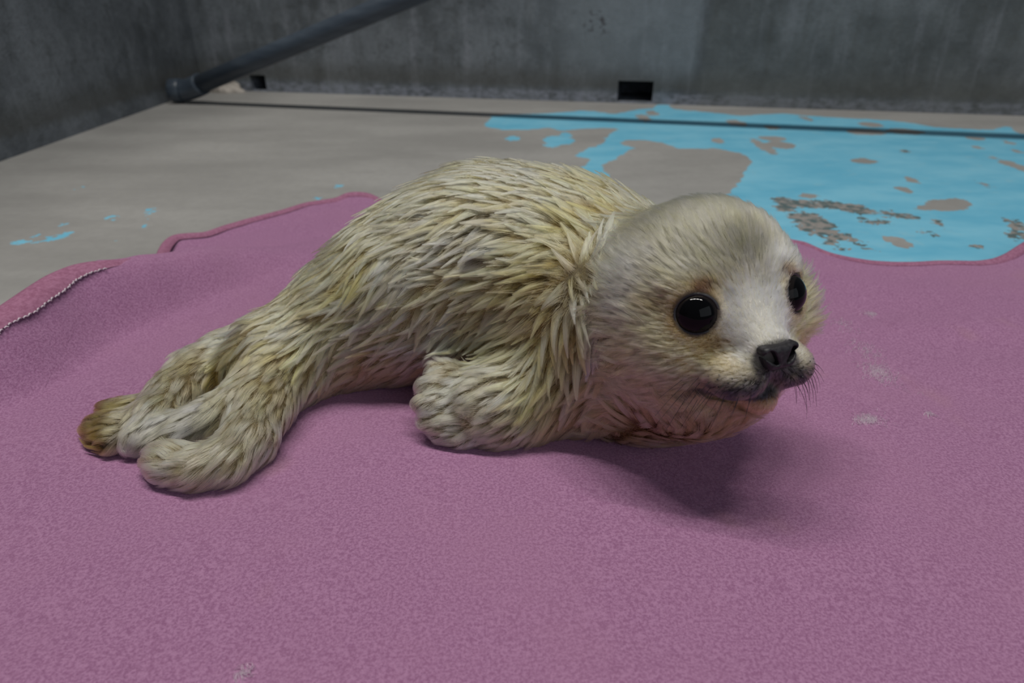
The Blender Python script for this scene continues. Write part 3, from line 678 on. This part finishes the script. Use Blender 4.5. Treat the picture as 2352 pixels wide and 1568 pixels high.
def coat(P, N):
    """colour of the guard hairs (linear RGB)"""
    q = to_head(P); hw = head_weight(P)
    n1 = fbm(P, 14, 1); n2 = fbm(P, 40, 2); n3 = fbm(P, 22, 21)
    c = np.tile(np.array((.71, .53, .215)), (len(P), 1))
    c = lerp(c, (.81, .665, .37), smooth01(n1, .0, .55) * .85)
    c = lerp(c, (.50, .32, .085), smooth01(n3, .10, .60) * .70)
    c = lerp(c, (.40, .375, .26), smooth01(n2, .15, .7) * .55)
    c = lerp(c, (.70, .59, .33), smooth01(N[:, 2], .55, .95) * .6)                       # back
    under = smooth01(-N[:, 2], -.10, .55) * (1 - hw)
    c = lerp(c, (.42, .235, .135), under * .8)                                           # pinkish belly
    for w, r, k in COAT_YELLOW:
        c = lerp(c, (.48, .30, .055), blob(P, w, (r, r, r)) * k)
    fd = limb_dist(P, ('d1', 'd2', 'd3', 'd4', 'd5', 'palm'), FORE)
    fk = 1 - smooth01(fd, .002, .012)
    c = lerp(c, (.68, .585, .40), fk * .75)
    td = limb_dist(P, ('far_toe_a', 'far_toe_b', 'far_toe_c'), LIMBS)
    c = lerp(c, (.120, .090, .024), (1 - smooth01(td, .001, .010)) * smooth01(-P[:, 0], .312, .335) * .9)
    hd = limb_dist(P, ('near_hind', 'near_mid', 'far_hind'), LIMBS)
    hk = 1 - smooth01(hd, .002, .010)
    c = lerp(c, (.50, .425, .28), hk * .55)
    for w, r, k in COAT_GREY:
        c = lerp(c, (.33, .335, .30), blob(P, w, (r, r, r)) * k)
    for w, r, k in COAT_DARK:  # mostly the dark of gaps between tufts, put into the coat colour
        c = lerp(c, (.120, .085, .025), blob(P, w, (r, r, r), .7) * k * smooth01(fbm(P, 120, 51), -.5, .4))
    for w, r, k in COAT_CREAM:
        c = lerp(c, (.68, .56, .34), blob(P, w, (r, r, r)) * k)
    # --- head
    h = np.tile(np.array((.60, .465, .22)), (len(P), 1))
    h = lerp(h, (.43, .29, .11), smooth01(fbm(P, 30, 31), .1, .6) * .6)
    h = lerp(h, (.37, .35, .255), smooth01(q[:, 2], .012, .038) * .95)                  # olive grey crown
    h = lerp(h, (.26, .255, .195), blob(q, (-.016, .004, .066), (.044, .034, .026)) * .75)
    h = lerp(h, (.11, .11, .092), blob(q, (.008, .036, .050), (.022, .016, .016)) * .80) # dark mark on the brow
    h = lerp(h, (.78, .70, .50), blob(q, (-.062, -.020, .022), (.026, .032, .032)) * .8)
    h = lerp(h, (.60, .54, .38), blob(q, (.050, .010, .048), (.026, .030, .024)) * .7)
    h = lerp(h, (.80, .80, .75), blob(q, (0, .060, .006), (.031, .034, .024), .35) * .95)  # white face blaze
    h = lerp(h, (.79, .785, .73), blob(q, (0, .070, -.012), (.030, .024, .016), .4) * .9)
    h = lerp(h, (.72, .68, .58), blob(q, (.032, .040, .030), (.018, .018, .010), .4) * .8)
    h = lerp(h, (.36, .345, .30), blob(q, (.014, .054, .026), (.012, .014, .008)) * .7)
    h = lerp(h, (.40, .24, .14), smooth01(-q[:, 2], .026, .052) * (1 - smooth01(q[:, 1], .050, .064)) * .8)
    h = lerp(h, (.42, .20, .11), blob(q, (0, .055, -.068), (.040, .035, .016)) * .8)     # thin pinkish chin
    h = lerp(h, (.55, .27, .13), blob(q, (.004, .062, -.060), (.018, .012, .007)) * .8)
    h = lerp(h, (.27, .15, .055), blob(q, (-.030, .052, -.0125), (.010, .025, .0055)) * .75)
    h = lerp(h, (.20, .16, .09), blob(q, (-.060, .022, .012), (.016, .014, .006)) * .6)
    ed = eye_dist(q)
    h = lerp(h, (.07, .055, .045), (1 - smooth01(ed, .0142, .0180)) * .9)
    for s in (-1, 1):
        h = lerp(h, (.10, .038, .022), blob(q, (s * .0335, .046, .0262), (.0085, .025, .0036), .5) * .8)
        h = lerp(h, (.60, .56, .45), blob(q, (s * .052, .046, .0245), (.008, .010, .0035)) * .5)
    pad = blob(q, (0, .068, -.034), (.044, .028, .014), .3)
    h = lerp(h, (.40, .395, .355), pad * .7)
    md = mouth_dist(q)
    dark = smooth01(-q[:, 2] - .20 * np.abs(q[:, 0]), .0195, .0305) * smooth01(q[:, 1], .044, .058) * (1 - smooth01(-q[:, 2], .0505, .0535))
    dark = np.maximum(dark, blob(q, (0, .078, -.036), (.0150, .020, .015), .5))
    h = lerp(h, (.035, .034, .040), np.maximum(dark * np.clip(.95 + .22 * fbm(P, 220, 3), 0, 1), (1 - smooth01(md, .0035, .0085)) * .95))
    h = lerp(h, (.05, .048, .052), (1 - smooth01(np.linalg.norm((q - np.array((0, .077, -.022))) / (1.25, 1, .9), axis=1), .0135, .0175)) * .85)
    c = lerp(c, h * 1.0, hw) if False else c + (h - c) * hw[:, None]
    return np.clip(c * np.array((1.04, 1.0, .95)), .01, .95)

SEAL = empty('seal_pup', (-.02, .60, 0))
thing(SEAL, 'cream furred seal pup lying on the pink fleece blanket', 'seal')
SEAL_M = Matrix.Translation((.02, -.60, 0))
def adopt(o):
    o.parent = SEAL; o.matrix_parent_inverse = SEAL_M
    return o

m = Mat('seal_skin')
a = m.attr('skin_colour').outputs['Color']
P = m.pos()
m.principled(m.mix(m.math('MULTIPLY', m.ramp(m.noise(P, 300, 3), .35, .7), .3), a, (.06, .05, .04)), .7, m.bump(m.noise(P, 420, 3), .35, .001), **{'Specular_IOR_Level': .25})
body = bpy.data.objects.new('body', me); me.materials.append(m.m); COL.objects.link(body); adopt(body)
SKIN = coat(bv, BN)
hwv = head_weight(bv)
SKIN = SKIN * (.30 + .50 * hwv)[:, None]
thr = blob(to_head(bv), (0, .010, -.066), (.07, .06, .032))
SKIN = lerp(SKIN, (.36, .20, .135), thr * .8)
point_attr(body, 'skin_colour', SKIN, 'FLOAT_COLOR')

# ------------------------------------------------------------------ eyes, lids, nose
m = Mat('seal_eye'); q = m.attr('iris').outputs['Fac']
c = m.mix(m.ramp(q, .66, .72), (.002, .002, .0025), (.010, .008, .008))
c = m.mix(m.ramp(q, .88, .93), c, (.020, .020, .026))
m.principled(c, .03, None, **{'IOR': 1.24, 'Specular_IOR_Level': .5})
MAT_EYE = m.m
m = Mat('lid_skin'); P = m.pos()
m.principled(m.mix(m.noise(P, 400), (.012, .011, .013), (.045, .042, .046)), .35)
MAT_LID = m.m
for ci, (c, n) in enumerate(EYES):
    bm = bmesh.new(); bmesh.ops.create_uvsphere(bm, u_segments=48, v_segments=32, radius=EYE_R)
    wn = HM @ n
    rot = Vector((0, 0, 1)).rotation_difference(Vector(wn)).to_matrix()
    ir = [math.sin(math.acos(max(-1, min(1, v.co.z / EYE_R)))) if v.co.z > 0 else 1 for v in bm.verts]
    bmesh.ops.transform(bm, matrix=Matrix.Translation(from_head(c)) @ rot.to_4x4(), verts=bm.verts)
    me2 = bpy.data.meshes.new('eye'); bm.to_mesh(me2); bm.free()
    for p_ in me2.polygons: p_.use_smooth = True
    me2.materials.append(MAT_EYE)
    e = bpy.data.objects.new('eye', me2); COL.objects.link(e); adopt(e)
    point_attr(e, 'iris', ir)
    # eyelid rim: an uneven ring hugging the eyeball
    path = []
    R_ = np.array(rot)
    nd_ = R_.T @ (from_head((0, .080, -.016)) - from_head(c)); a0 = math.atan2(nd_[1], nd_[0])
    for t in np.linspace(0, 2 * np.pi, 40):
        rr = .0138 * (1 + .03 * math.cos(2 * t) + .13 * math.exp(-(((t - a0 + math.pi) % (2 * math.pi) - math.pi) / .42) ** 2))
        path.append(from_head(c) + R_ @ np.array((rr * math.cos(t), rr * math.sin(t), math.sqrt((EYE_R * 1.01) ** 2 - rr ** 2))))
    v, f = tube(path, .0012, 8, cap=False)
    lid = mesh_obj('eyelid', v, f, MAT_LID, e)

def nose_sdf(Pl):
    q = (Pl.astype(np.float32) - np.array((0, .0738, -.0190), np.float32)) / 1.22
    w = 1 + q[:, 2] * 30                    # wider at the top
    x = q[:, 0] / np.clip(w, .5, 1.5)
    b = np.stack([np.abs(x) - .0068, np.abs(q[:, 1]) - .0015, np.abs(q[:, 2]) - .0032], 1)
    d = np.sqrt((np.maximum(b, 0) ** 2).sum(1)) + np.minimum(b.max(1), 0) - .0037
    ax = np.abs(q[:, 0]); ex, ez = .0040, .0048           # slanted nostril slots
    t = np.clip(((ax - .0036) * ex + (q[:, 2] + .0026) * ez) / (ex * ex + ez * ez), 0, 1)
    cut = np.hypot(ax - .0036 - t * ex, q[:, 2] + .0026 - t * ez) - (.0011 + .0017 * t)
    cut = np.maximum(cut, -.004 - q[:, 1])
    d = smax(d, -cut, .0012)
    return smax(d, -(np.sqrt((q[:, 0]) ** 2 + (q[:, 1] - .0060) ** 2) - .0008 + 0 * q[:, 2]), .002)
nv_, nq_, _, _, _ = surface_nets(nose_sdf, (-.023, .060, -.040), (.023, .092, -.002), .0008)
nw = HC + nv_ @ HM.T
m = Mat('nose_skin'); P = m.pos()
m.principled(m.mix(m.ramp(m.noise(P, 500, 3), .35, .7), (.012, .011, .013), (.030, .028, .032)), .45, m.bump(m.noise(P, 700, 3), .25, .0005), **{'Specular_IOR_Level': .35})
nose = fast_mesh('nose', nw, nq_, m.m); adopt(nose)
nose['label'] = 'black nose with two slanted nostrils'
# ------------------------------------------------------------------ fur: individually grown, combed and clumped hairs
tri = []
for p_ in body.data.polygons:
    v = p_.vertices
    for j in range(1, len(v) - 1): tri.append((v[0], v[j], v[j + 1]))
tri = np.array(tri)
TA, TB, TC = bv[tri[:, 0]], bv[tri[:, 1]], bv[tri[:, 2]]
TCR = np.cross(TB - TA, TC - TA); AREA = .5 * np.linalg.norm(TCR, axis=1)
cen = (TA + TB + TC) / 3
TN = TCR / (np.linalg.norm(TCR, axis=1)[:, None] + 1e-12)
view = np.array((0, 0, .36)) - cen; view /= np.linalg.norm(view, axis=1)[:, None]
vis = smooth01((TN * view).sum(1), -.75, -.25) * .92 + .08       # the far flank needs fewer hairs
hq = to_head(cen)
face_w = head_weight(cen)
ed = eye_dist(hq)
bare = smooth01(ed, .0140, .0165)
nosed = np.linalg.norm((hq - np.array((0, .075, -.0190))) / (1.30, 1, .80), axis=1)
bare = bare * np.where(face_w > .5, smooth01(nosed, .0105, .0135), 1)
bare = bare * np.where(cen[:, 2] < .003, .15, 1)

def flow(P, N):
    """direction the coat is combed: head to tail, down the limbs, away from the nose"""
    P = np.asarray(P, np.float64)
    acc = np.zeros((len(P), 3)); 
    def add(ch, sign=1, gain=1.0):
        nonlocal acc
        for a, b in zip(ch[:-1], ch[1:]):
            A = np.array(a[:3]); B = np.array(b[:3]); e = (B - A) * sign
            l = np.linalg.norm(e); d = np.maximum(cone(P.astype(np.float32), a, b), 0) + .006
            acc = acc + gain * (e / l) * (1 / d ** 3)[:, None] * 1e-6
    add(TORSO, -1)
    add(NECK, -1, .6)
    for k in ('near_hind', 'near_mid', 'far_hind', 'far_toe_a', 'far_toe_b', 'far_toe_c', 'tail'): add(LIMBS[k], 1)
    for k in ('arm', 'palm', 'd1', 'd2', 'd3', 'd4', 'd5'): add(FORE[k], 1)
    add(FAR_FORE, 1)
    acc /= np.linalg.norm(acc, axis=1)[:, None] + 1e-12
    side = 1 - np.abs(N[:, 2])
    acc = acc + np.array((0, 0, -.45)) * side[:, None]
    for w, d, r, g in FUR_GUIDES:
        acc = acc + np.array(d) * (g * np.exp(-((P - np.array(w)) ** 2).sum(1) / r ** 2))[:, None]
    for w, r, g in FUR_WHORLS:              # partings: hairs point away from a centre
        o = P - np.array(w); L = np.linalg.norm(o, axis=1)[:, None] + 1e-6
        acc = acc + (o / L) * (g * np.exp(-(L[:, 0] / r) ** 2))[:, None]
    hw = head_weight(P)
    o = P - from_head((0, .088, -.026)); o /= np.linalg.norm(o, axis=1)[:, None] + 1e-9
    o = o + np.array((0, 0, -.25)) * (1 - np.abs(N[:, 2]))[:, None]
    acc = acc * (1 - hw)[:, None] + o * hw[:, None] * 1.6
    acc = acc - N * (acc * N).sum(1)[:, None]
    return acc / (np.linalg.norm(acc, axis=1)[:, None] + 1e-9)

def sample(n, weight, seed):
    r = np.random.default_rng(seed)
    w = weight * AREA; cdf = np.cumsum(w); cdf /= cdf[-1]
    t = np.searchsorted(cdf, r.random(n))
    a, b = r.random(n), r.random(n); k = a + b > 1
    a[k], b[k] = 1 - a[k], 1 - b[k]
    P = TA[t] + (TB[t] - TA[t]) * a[:, None] + (TC[t] - TA[t]) * b[:, None]
    return P.astype(np.float64), t

def hair_length(P):
    q = to_head(P); hw = head_weight(P)
    body_l = .030 + .006 * vnoise(P, 18, 77)
    fd = limb_dist(P, ('d1', 'd2', 'd3', 'd4', 'd5', 'palm'), FORE)
    body_l *= 1 - .55 * (1 - smooth01(fd, .002, .018))
    hd = limb_dist(P, ('near_hind', 'near_mid', 'far_hind', 'far_toe_a', 'far_toe_b', 'far_toe_c'), LIMBS)
    body_l *= 1 - .45 * (1 - smooth01(hd, .003, .018))
    head_l = .0042 + .0110 * smooth01(np.linalg.norm(q - np.array((0, .078, -.022)), axis=1), .022, .095)
    head_l = head_l * (1 - .65 * (1 - smooth01(eye_dist(q), .016, .028)))
    head_l = head_l * (1 + 1.3 * blob(q, (.062, .020, -.010), (.016, .030, .026)))
    return body_l * (1 - hw) + head_l * hw

def grow(P, N, D, L, lift, npts, wave, rng):
    """hair points (n, npts, 3): rise from the skin, bend back over it, stay outside it"""
    s = np.linspace(0, 1, npts)
    out = np.empty((len(P), npts, 3)); out[:, 0] = P - N * .0006
    pos = P.copy(); step = L / (npts - 1); d = D.copy()
    for j in range(1, npts):
        up = lift * (1 - .75 * s[j - 1])
        v = d + N * up[:, None] + wave * rng.normal(0, 1, P.shape)
        v /= np.linalg.norm(v, axis=1)[:, None]
        pos = pos + v * step[:, None]
        g = grid_sample(pos)
        low = .0010 + .004 * s[j] * np.minimum(L / .02, 1)
        gr = np.stack([grid_sample(pos + np.eye(3)[i] * .0015) - grid_sample(pos - np.eye(3)[i] * .0015) for i in range(3)], 1)
        gr /= np.linalg.norm(gr, axis=1)[:, None] + 1e-9
        pos = pos + gr * np.clip(low - g, 0, .006)[:, None]
        pos[:, 2] = np.maximum(pos[:, 2], .0012)
        out[:, j] = pos
        d = d - gr * ((d * gr).sum(1))[:, None]; d /= np.linalg.norm(d, axis=1)[:, None] + 1e-9
        N = gr
    return out

def curves_obj(name, pts, radius, colour, mat, parent, root_shade=None):
    n, k, _ = pts.shape
    cd = bpy.data.hair_curves.new(name)
    cd.add_curves([k] * n)
    cd.attributes['position'].data.foreach_set('vector', pts.astype(np.float32).ravel())
    ra = cd.attributes.get('radius') or cd.attributes.new('radius', 'FLOAT', 'POINT')
    ra.data.foreach_set('value', radius.astype(np.float32).ravel())
    ca = cd.attributes.new('hair_colour', 'FLOAT_COLOR', 'CURVE')
    ca.data.foreach_set('color', np.c_[colour, np.ones(n)].astype(np.float32).ravel())
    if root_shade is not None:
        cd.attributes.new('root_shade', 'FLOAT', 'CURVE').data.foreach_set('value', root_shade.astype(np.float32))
    cd.materials.append(mat)
    o = bpy.data.objects.new(name, cd); COL.objects.link(o)
    if parent is not None: o.parent = parent
    return o

m = Mat('seal_fur')
nd = m.n('BsdfHairPrincipled', {'parametrization': 'COLOR'})
along_ = m.n('HairInfo').outputs['Intercept']            # wet undercolour, darker towards the root; also paints dark gaps between tufts
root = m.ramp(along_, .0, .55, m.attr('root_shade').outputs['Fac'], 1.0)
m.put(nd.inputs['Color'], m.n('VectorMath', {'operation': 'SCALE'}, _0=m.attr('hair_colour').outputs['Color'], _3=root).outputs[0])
nd.inputs['Roughness'].default_value = .35; nd.inputs['Radial Roughness'].default_value = .50
nd.inputs['Coat'].default_value = .0
nd.inputs['IOR'].default_value = 1.38
m.t.links.new(nd.outputs[0], m.out.inputs[0])
MAT_FUR = m.m

def coat_layer(name, n, n_tufts, weight, seed, len_k, lift0, clump_body, clump_head, rad, npts, tint):
    rng = np.random.default_rng(seed)
    P, t = sample(n, weight, seed); N = gradient(body_sdf, P)
    Cp, ct = sample(n_tufts, weight * (1 + 3.0 * face_w), seed + 1); Cn = gradient(body_sdf, Cp)
    # tuft centres: own direction jitter and length
    Cd = flow(Cp, Cn)
    chw = head_weight(Cp)
    ang = rng.normal(0, 1, n_tufts) * (.20 * (1 - chw) + .12 * chw)
    ang += .50 * vnoise(Cp, 30, 5) * (1 - chw) + .25 * vnoise(Cp, 45, 6) * chw
    climb = 1 - smooth01(limb_dist(Cp, ('near_hind', 'near_mid', 'far_hind', 'far_toe_a', 'far_toe_b', 'd2', 'd4', 'palm'), {**LIMBS, **FORE}), .002, .014)
    ang = ang * (1 - .55 * climb)
    side = np.cross(Cn, Cd)
    Cd = Cd * np.cos(ang)[:, None] + side * np.sin(ang)[:, None]
    Cl = hair_length(Cp) * len_k * rng.uniform(.75, 1.25, n_tufts)
    Clift = lift0 * rng.uniform(.5, 1.5, n_tufts) * (1 + .6 * chw)
    ck = blob(to_head(Cp), (.062, .020, -.010), (.016, .030, .026))
    Clift = Clift * (1 + 2.2 * ck)
    for w, r, g in FUR_WHORLS: Clift = Clift * (1 + 1.3 * np.exp(-((Cp - np.array(w)) ** 2).sum(1) / r ** 2))
    G = grow(Cp, Cn, Cd, Cl, Clift, npts, .02, rng)
    kd = kdtree.KDTree(n_tufts)
    for i, c in enumerate(Cp): kd.insert(c, i)
    kd.balance()
    near = np.fromiter((kd.find(p)[1] for p in P), int, n)
    d = Cd[near]; d = d - N * (d * N).sum(1)[:, None]; d = d + rng.normal(0, .07, d.shape); d /= np.linalg.norm(d, axis=1)[:, None]
    L = Cl[near] * rng.uniform(.75, 1.05, n)
    H = grow(P, N, d, L, Clift[near] * rng.uniform(.8, 1.2, n), npts, .02, rng)
    hw = head_weight(P)
    limb = 1 - smooth01(np.minimum(limb_dist(P, ('near_hind', 'near_mid', 'far_hind', 'far_toe_a', 'far_toe_b'), LIMBS), limb_dist(P, ('d1', 'd2', 'd3', 'd4', 'd5', 'palm', 'arm'), FORE)), .002, .014)
    cb = clump_body * (1 - .45 * limb - .30 * smooth01(-N[:, 2], .0, .5) * (1 - limb))
    ch_ = clump_head + (.9 - clump_head) * blob(to_head(P), (.062, .020, -.010), (.016, .030, .026)) * (clump_head > .2)
    k = (cb * (1 - hw) + ch_ * hw) * rng.uniform(.80, 1.0, n)
    thr = blob(to_head(P), (0, .010, -.066), (.07, .06, .032))
    k = k * (1 - .85 * thr)
    s = np.linspace(0, 1, npts)
    for j in range(1, npts):
        wj = (k * s[j] ** .62)[:, None]
        H[:, j] = H[:, j] * (1 - wj) + G[near, j] * wj
    H[:, :, 2] = np.maximum(H[:, :, 2], .0010)
    prof = np.array([1.0, 1.0, .92, .75, .5, .22, .1][-npts:]) if npts == 7 else np.interp(s, [0, .4, .8, 1], [1, .95, .55, .12])
    R = (rad * (1 - .25 * hw) * rng.uniform(.7, 1.25, n))[:, None] * prof[None]
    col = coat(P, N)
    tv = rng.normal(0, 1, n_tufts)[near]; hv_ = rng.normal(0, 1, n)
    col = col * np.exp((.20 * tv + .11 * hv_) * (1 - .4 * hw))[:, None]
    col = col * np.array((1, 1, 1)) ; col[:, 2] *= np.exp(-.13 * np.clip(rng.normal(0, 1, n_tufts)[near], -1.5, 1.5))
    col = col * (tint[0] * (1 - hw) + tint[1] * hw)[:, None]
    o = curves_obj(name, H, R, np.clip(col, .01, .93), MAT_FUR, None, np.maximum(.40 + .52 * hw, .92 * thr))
    adopt(o); o['kind'] = 'stuff'
    return o

W_ALL = vis * bare * (1 + 2.5 * blob(hq, (0, .010, -.066), (.07, .06, .032)))
u = coat_layer('undercoat', 110000, 16000, W_ALL * (1 + 2.2 * face_w), 101, .34, .55, .35, .15, .00022, 5, (.42, .80))
u['label'] = 'short greyish underfur'
part_line = np.max([1 - smooth01(np.linalg.norm(cen - np.array(w), axis=1), r * .3, r * .9) for w, r, g in FUR_WHORLS[:1]], axis=0) * (1 - face_w)
u = coat_layer('fur', 340000, 10500, W_ALL * (1 + 1.9 * face_w) * (1 - .50 * part_line), 202, 1.0, .24, .95, .24, .00016, 7, (1.40, 1.28))
u['label'] = 'cream fur drying in pointed tufts'

# ------------------------------------------------------------------ whiskers, eyebrow hairs, claws
m = Mat('whisker'); m.principled((.02, .017, .018), .35)
MAT_WH = m.m
rng = np.random.default_rng(5)
def on_head(q, dirl):
    """root on the skin: walk in from outside along -dir"""
    p = from_head(q); dw = HM @ (np.array(dirl) / np.linalg.norm(dirl)); p = p + dw * .03
    for i in range(60):
        p = p - dw * float(body_sdf(p[None])[0]) * .8
    return p, dw
for s in (-1, 1):
    for r_ in range(4):
        for k in range(6):
            q = (s * (.0135 + .0040 * k), .060 - .0015 * k ** 1.3 - .003 * k, -.0285 - .0045 * r_ - .0007 * k)
            p, dw = on_head(q, (s * (.35 + .14 * k), .8, -.15))
            L = (.010 + .0032 * k + (.006 if s > 0 else 0)) * (.75 + .12 * r_) * rng.uniform(.8, 1.15)
            d0 = HM @ (np.array((s * (.55 + .12 * k), .42 - .10 * k, -.55 - .25 * r_)) + rng.normal(0, .10, 3)); d0 /= np.linalg.norm(d0)
            bend = rng.uniform(.3, .6)
            path = [p + d0 * L * t + np.array((0, 0, -1)) * L * bend * t * t + (HM @ np.array((0, -.22, 0))) * L * t * t for t in np.linspace(-.06, 1, 7)]
            v, f = tube(path, np.linspace(.00024, .00007, 7), 5)
            adopt(mesh_obj('whisker', v, f, MAT_WH))
    for k in range(2):
        p, dw = on_head((s * (.028 + .003 * k), .046, .028), (s * .3, .8, .5))
        d0 = HM @ np.array((s * .25, .35, .9 - .1 * k)); d0 /= np.linalg.norm(d0)
        path = [p + d0 * .014 * t + HM @ np.array((s * .004, -.002, -.001)) * t * t for t in np.linspace(-.1, 1, 6)]
        v, f = tube(path, np.linspace(.00017, .00006, 6), 5)
        adopt(mesh_obj('eyebrow_hair', v, f, MAT_WH))
# dark whisker pits on the pale lip pads
m = Mat('whisker_pit'); m.principled((.012, .011, .012), .5)
for s in (-1, 1):
    for r_ in range(4):
        for k in range(5):
            q = np.array((s * (.0120 + .0048 * k + .0012 * (r_ % 2)), .060 - .003 * k, -.0270 - .0042 * r_)) + rng.normal(0, .0007, 3)
            p, dw = on_head(q, (s * (.30 + .14 * k), .85, -.1))
            bm = bmesh.new(); bmesh.ops.create_icosphere(bm, subdivisions=1, radius=.0007 * rng.uniform(.7, 1.2))
            bmesh.ops.translate(bm, verts=bm.verts, vec=Vector(p + dw * .0014))
            me3 = bpy.data.meshes.new('whisker_pit'); bm.to_mesh(me3); bm.free(); me3.materials.append(m.m)
            o = bpy.data.objects.new('whisker_pit', me3); COL.objects.link(o); adopt(o)
m = Mat('claw_horn'); m.principled((.10, .075, .055), .4)
def claw(base, d, L, r):
    d = np.array(d, float); d /= np.linalg.norm(d)
    path = [np.array(base) + d * L * t + np.array((0, 0, -1)) * L * .25 * t * t for t in np.linspace(-.5, 1, 6)]
    for p_ in path: p_[2] = max(p_[2], .0022)
    v, f = tube(path, [r, r, r * .95, r * .75, r * .5, r * .15], 8)
    adopt(mesh_obj('claw', v, f, m.m))
for k in ('far_toe_a', 'far_toe_b', 'far_toe_c'):
    a, b = np.array(LIMBS[k][-2]), np.array(LIMBS[k][-1])
    d = (b - a)[:3]; d /= np.linalg.norm(d)
    claw(b[:3] + d * b[3], d, .008, .0016)

# ------------------------------------------------------------------ tufts of white lint on the blanket
m = Mat('white_lint')
nd = m.n('BsdfHairPrincipled', {'parametrization': 'COLOR'}); nd.inputs['Color'].default_value = (.90, .87, .89, 1)
m.t.links.new(nd.outputs[0], m.out.inputs[0])
for i, (x, y, rx, ry, n_, lab) in enumerate(LINT):
    r = np.random.default_rng(40 + i)
    a = r.normal(0, .45, (n_, 2)) * (rx, ry) + (x, y)
    th = r.uniform(0, 2 * np.pi, n_); L = r.uniform(.003, .007, n_)
    pts = np.empty((n_, 5, 3))
    base = blanket_height(a)
    for j, t in enumerate(np.linspace(0, 1, 5)):
        pts[:, j, 0] = a[:, 0] + L * t * np.cos(th + t * 1.5); pts[:, j, 1] = a[:, 1] + L * t * np.sin(th + t * 1.5)
        pts[:, j, 2] = base + .0002 + .0022 * math.sin(math.pi * t)
    o = curves_obj('lint', pts, np.full((n_, 5), .00018), np.full((n_, 3), .75), m.m, None)
    thing(o, lab, 'lint', kind='stuff')
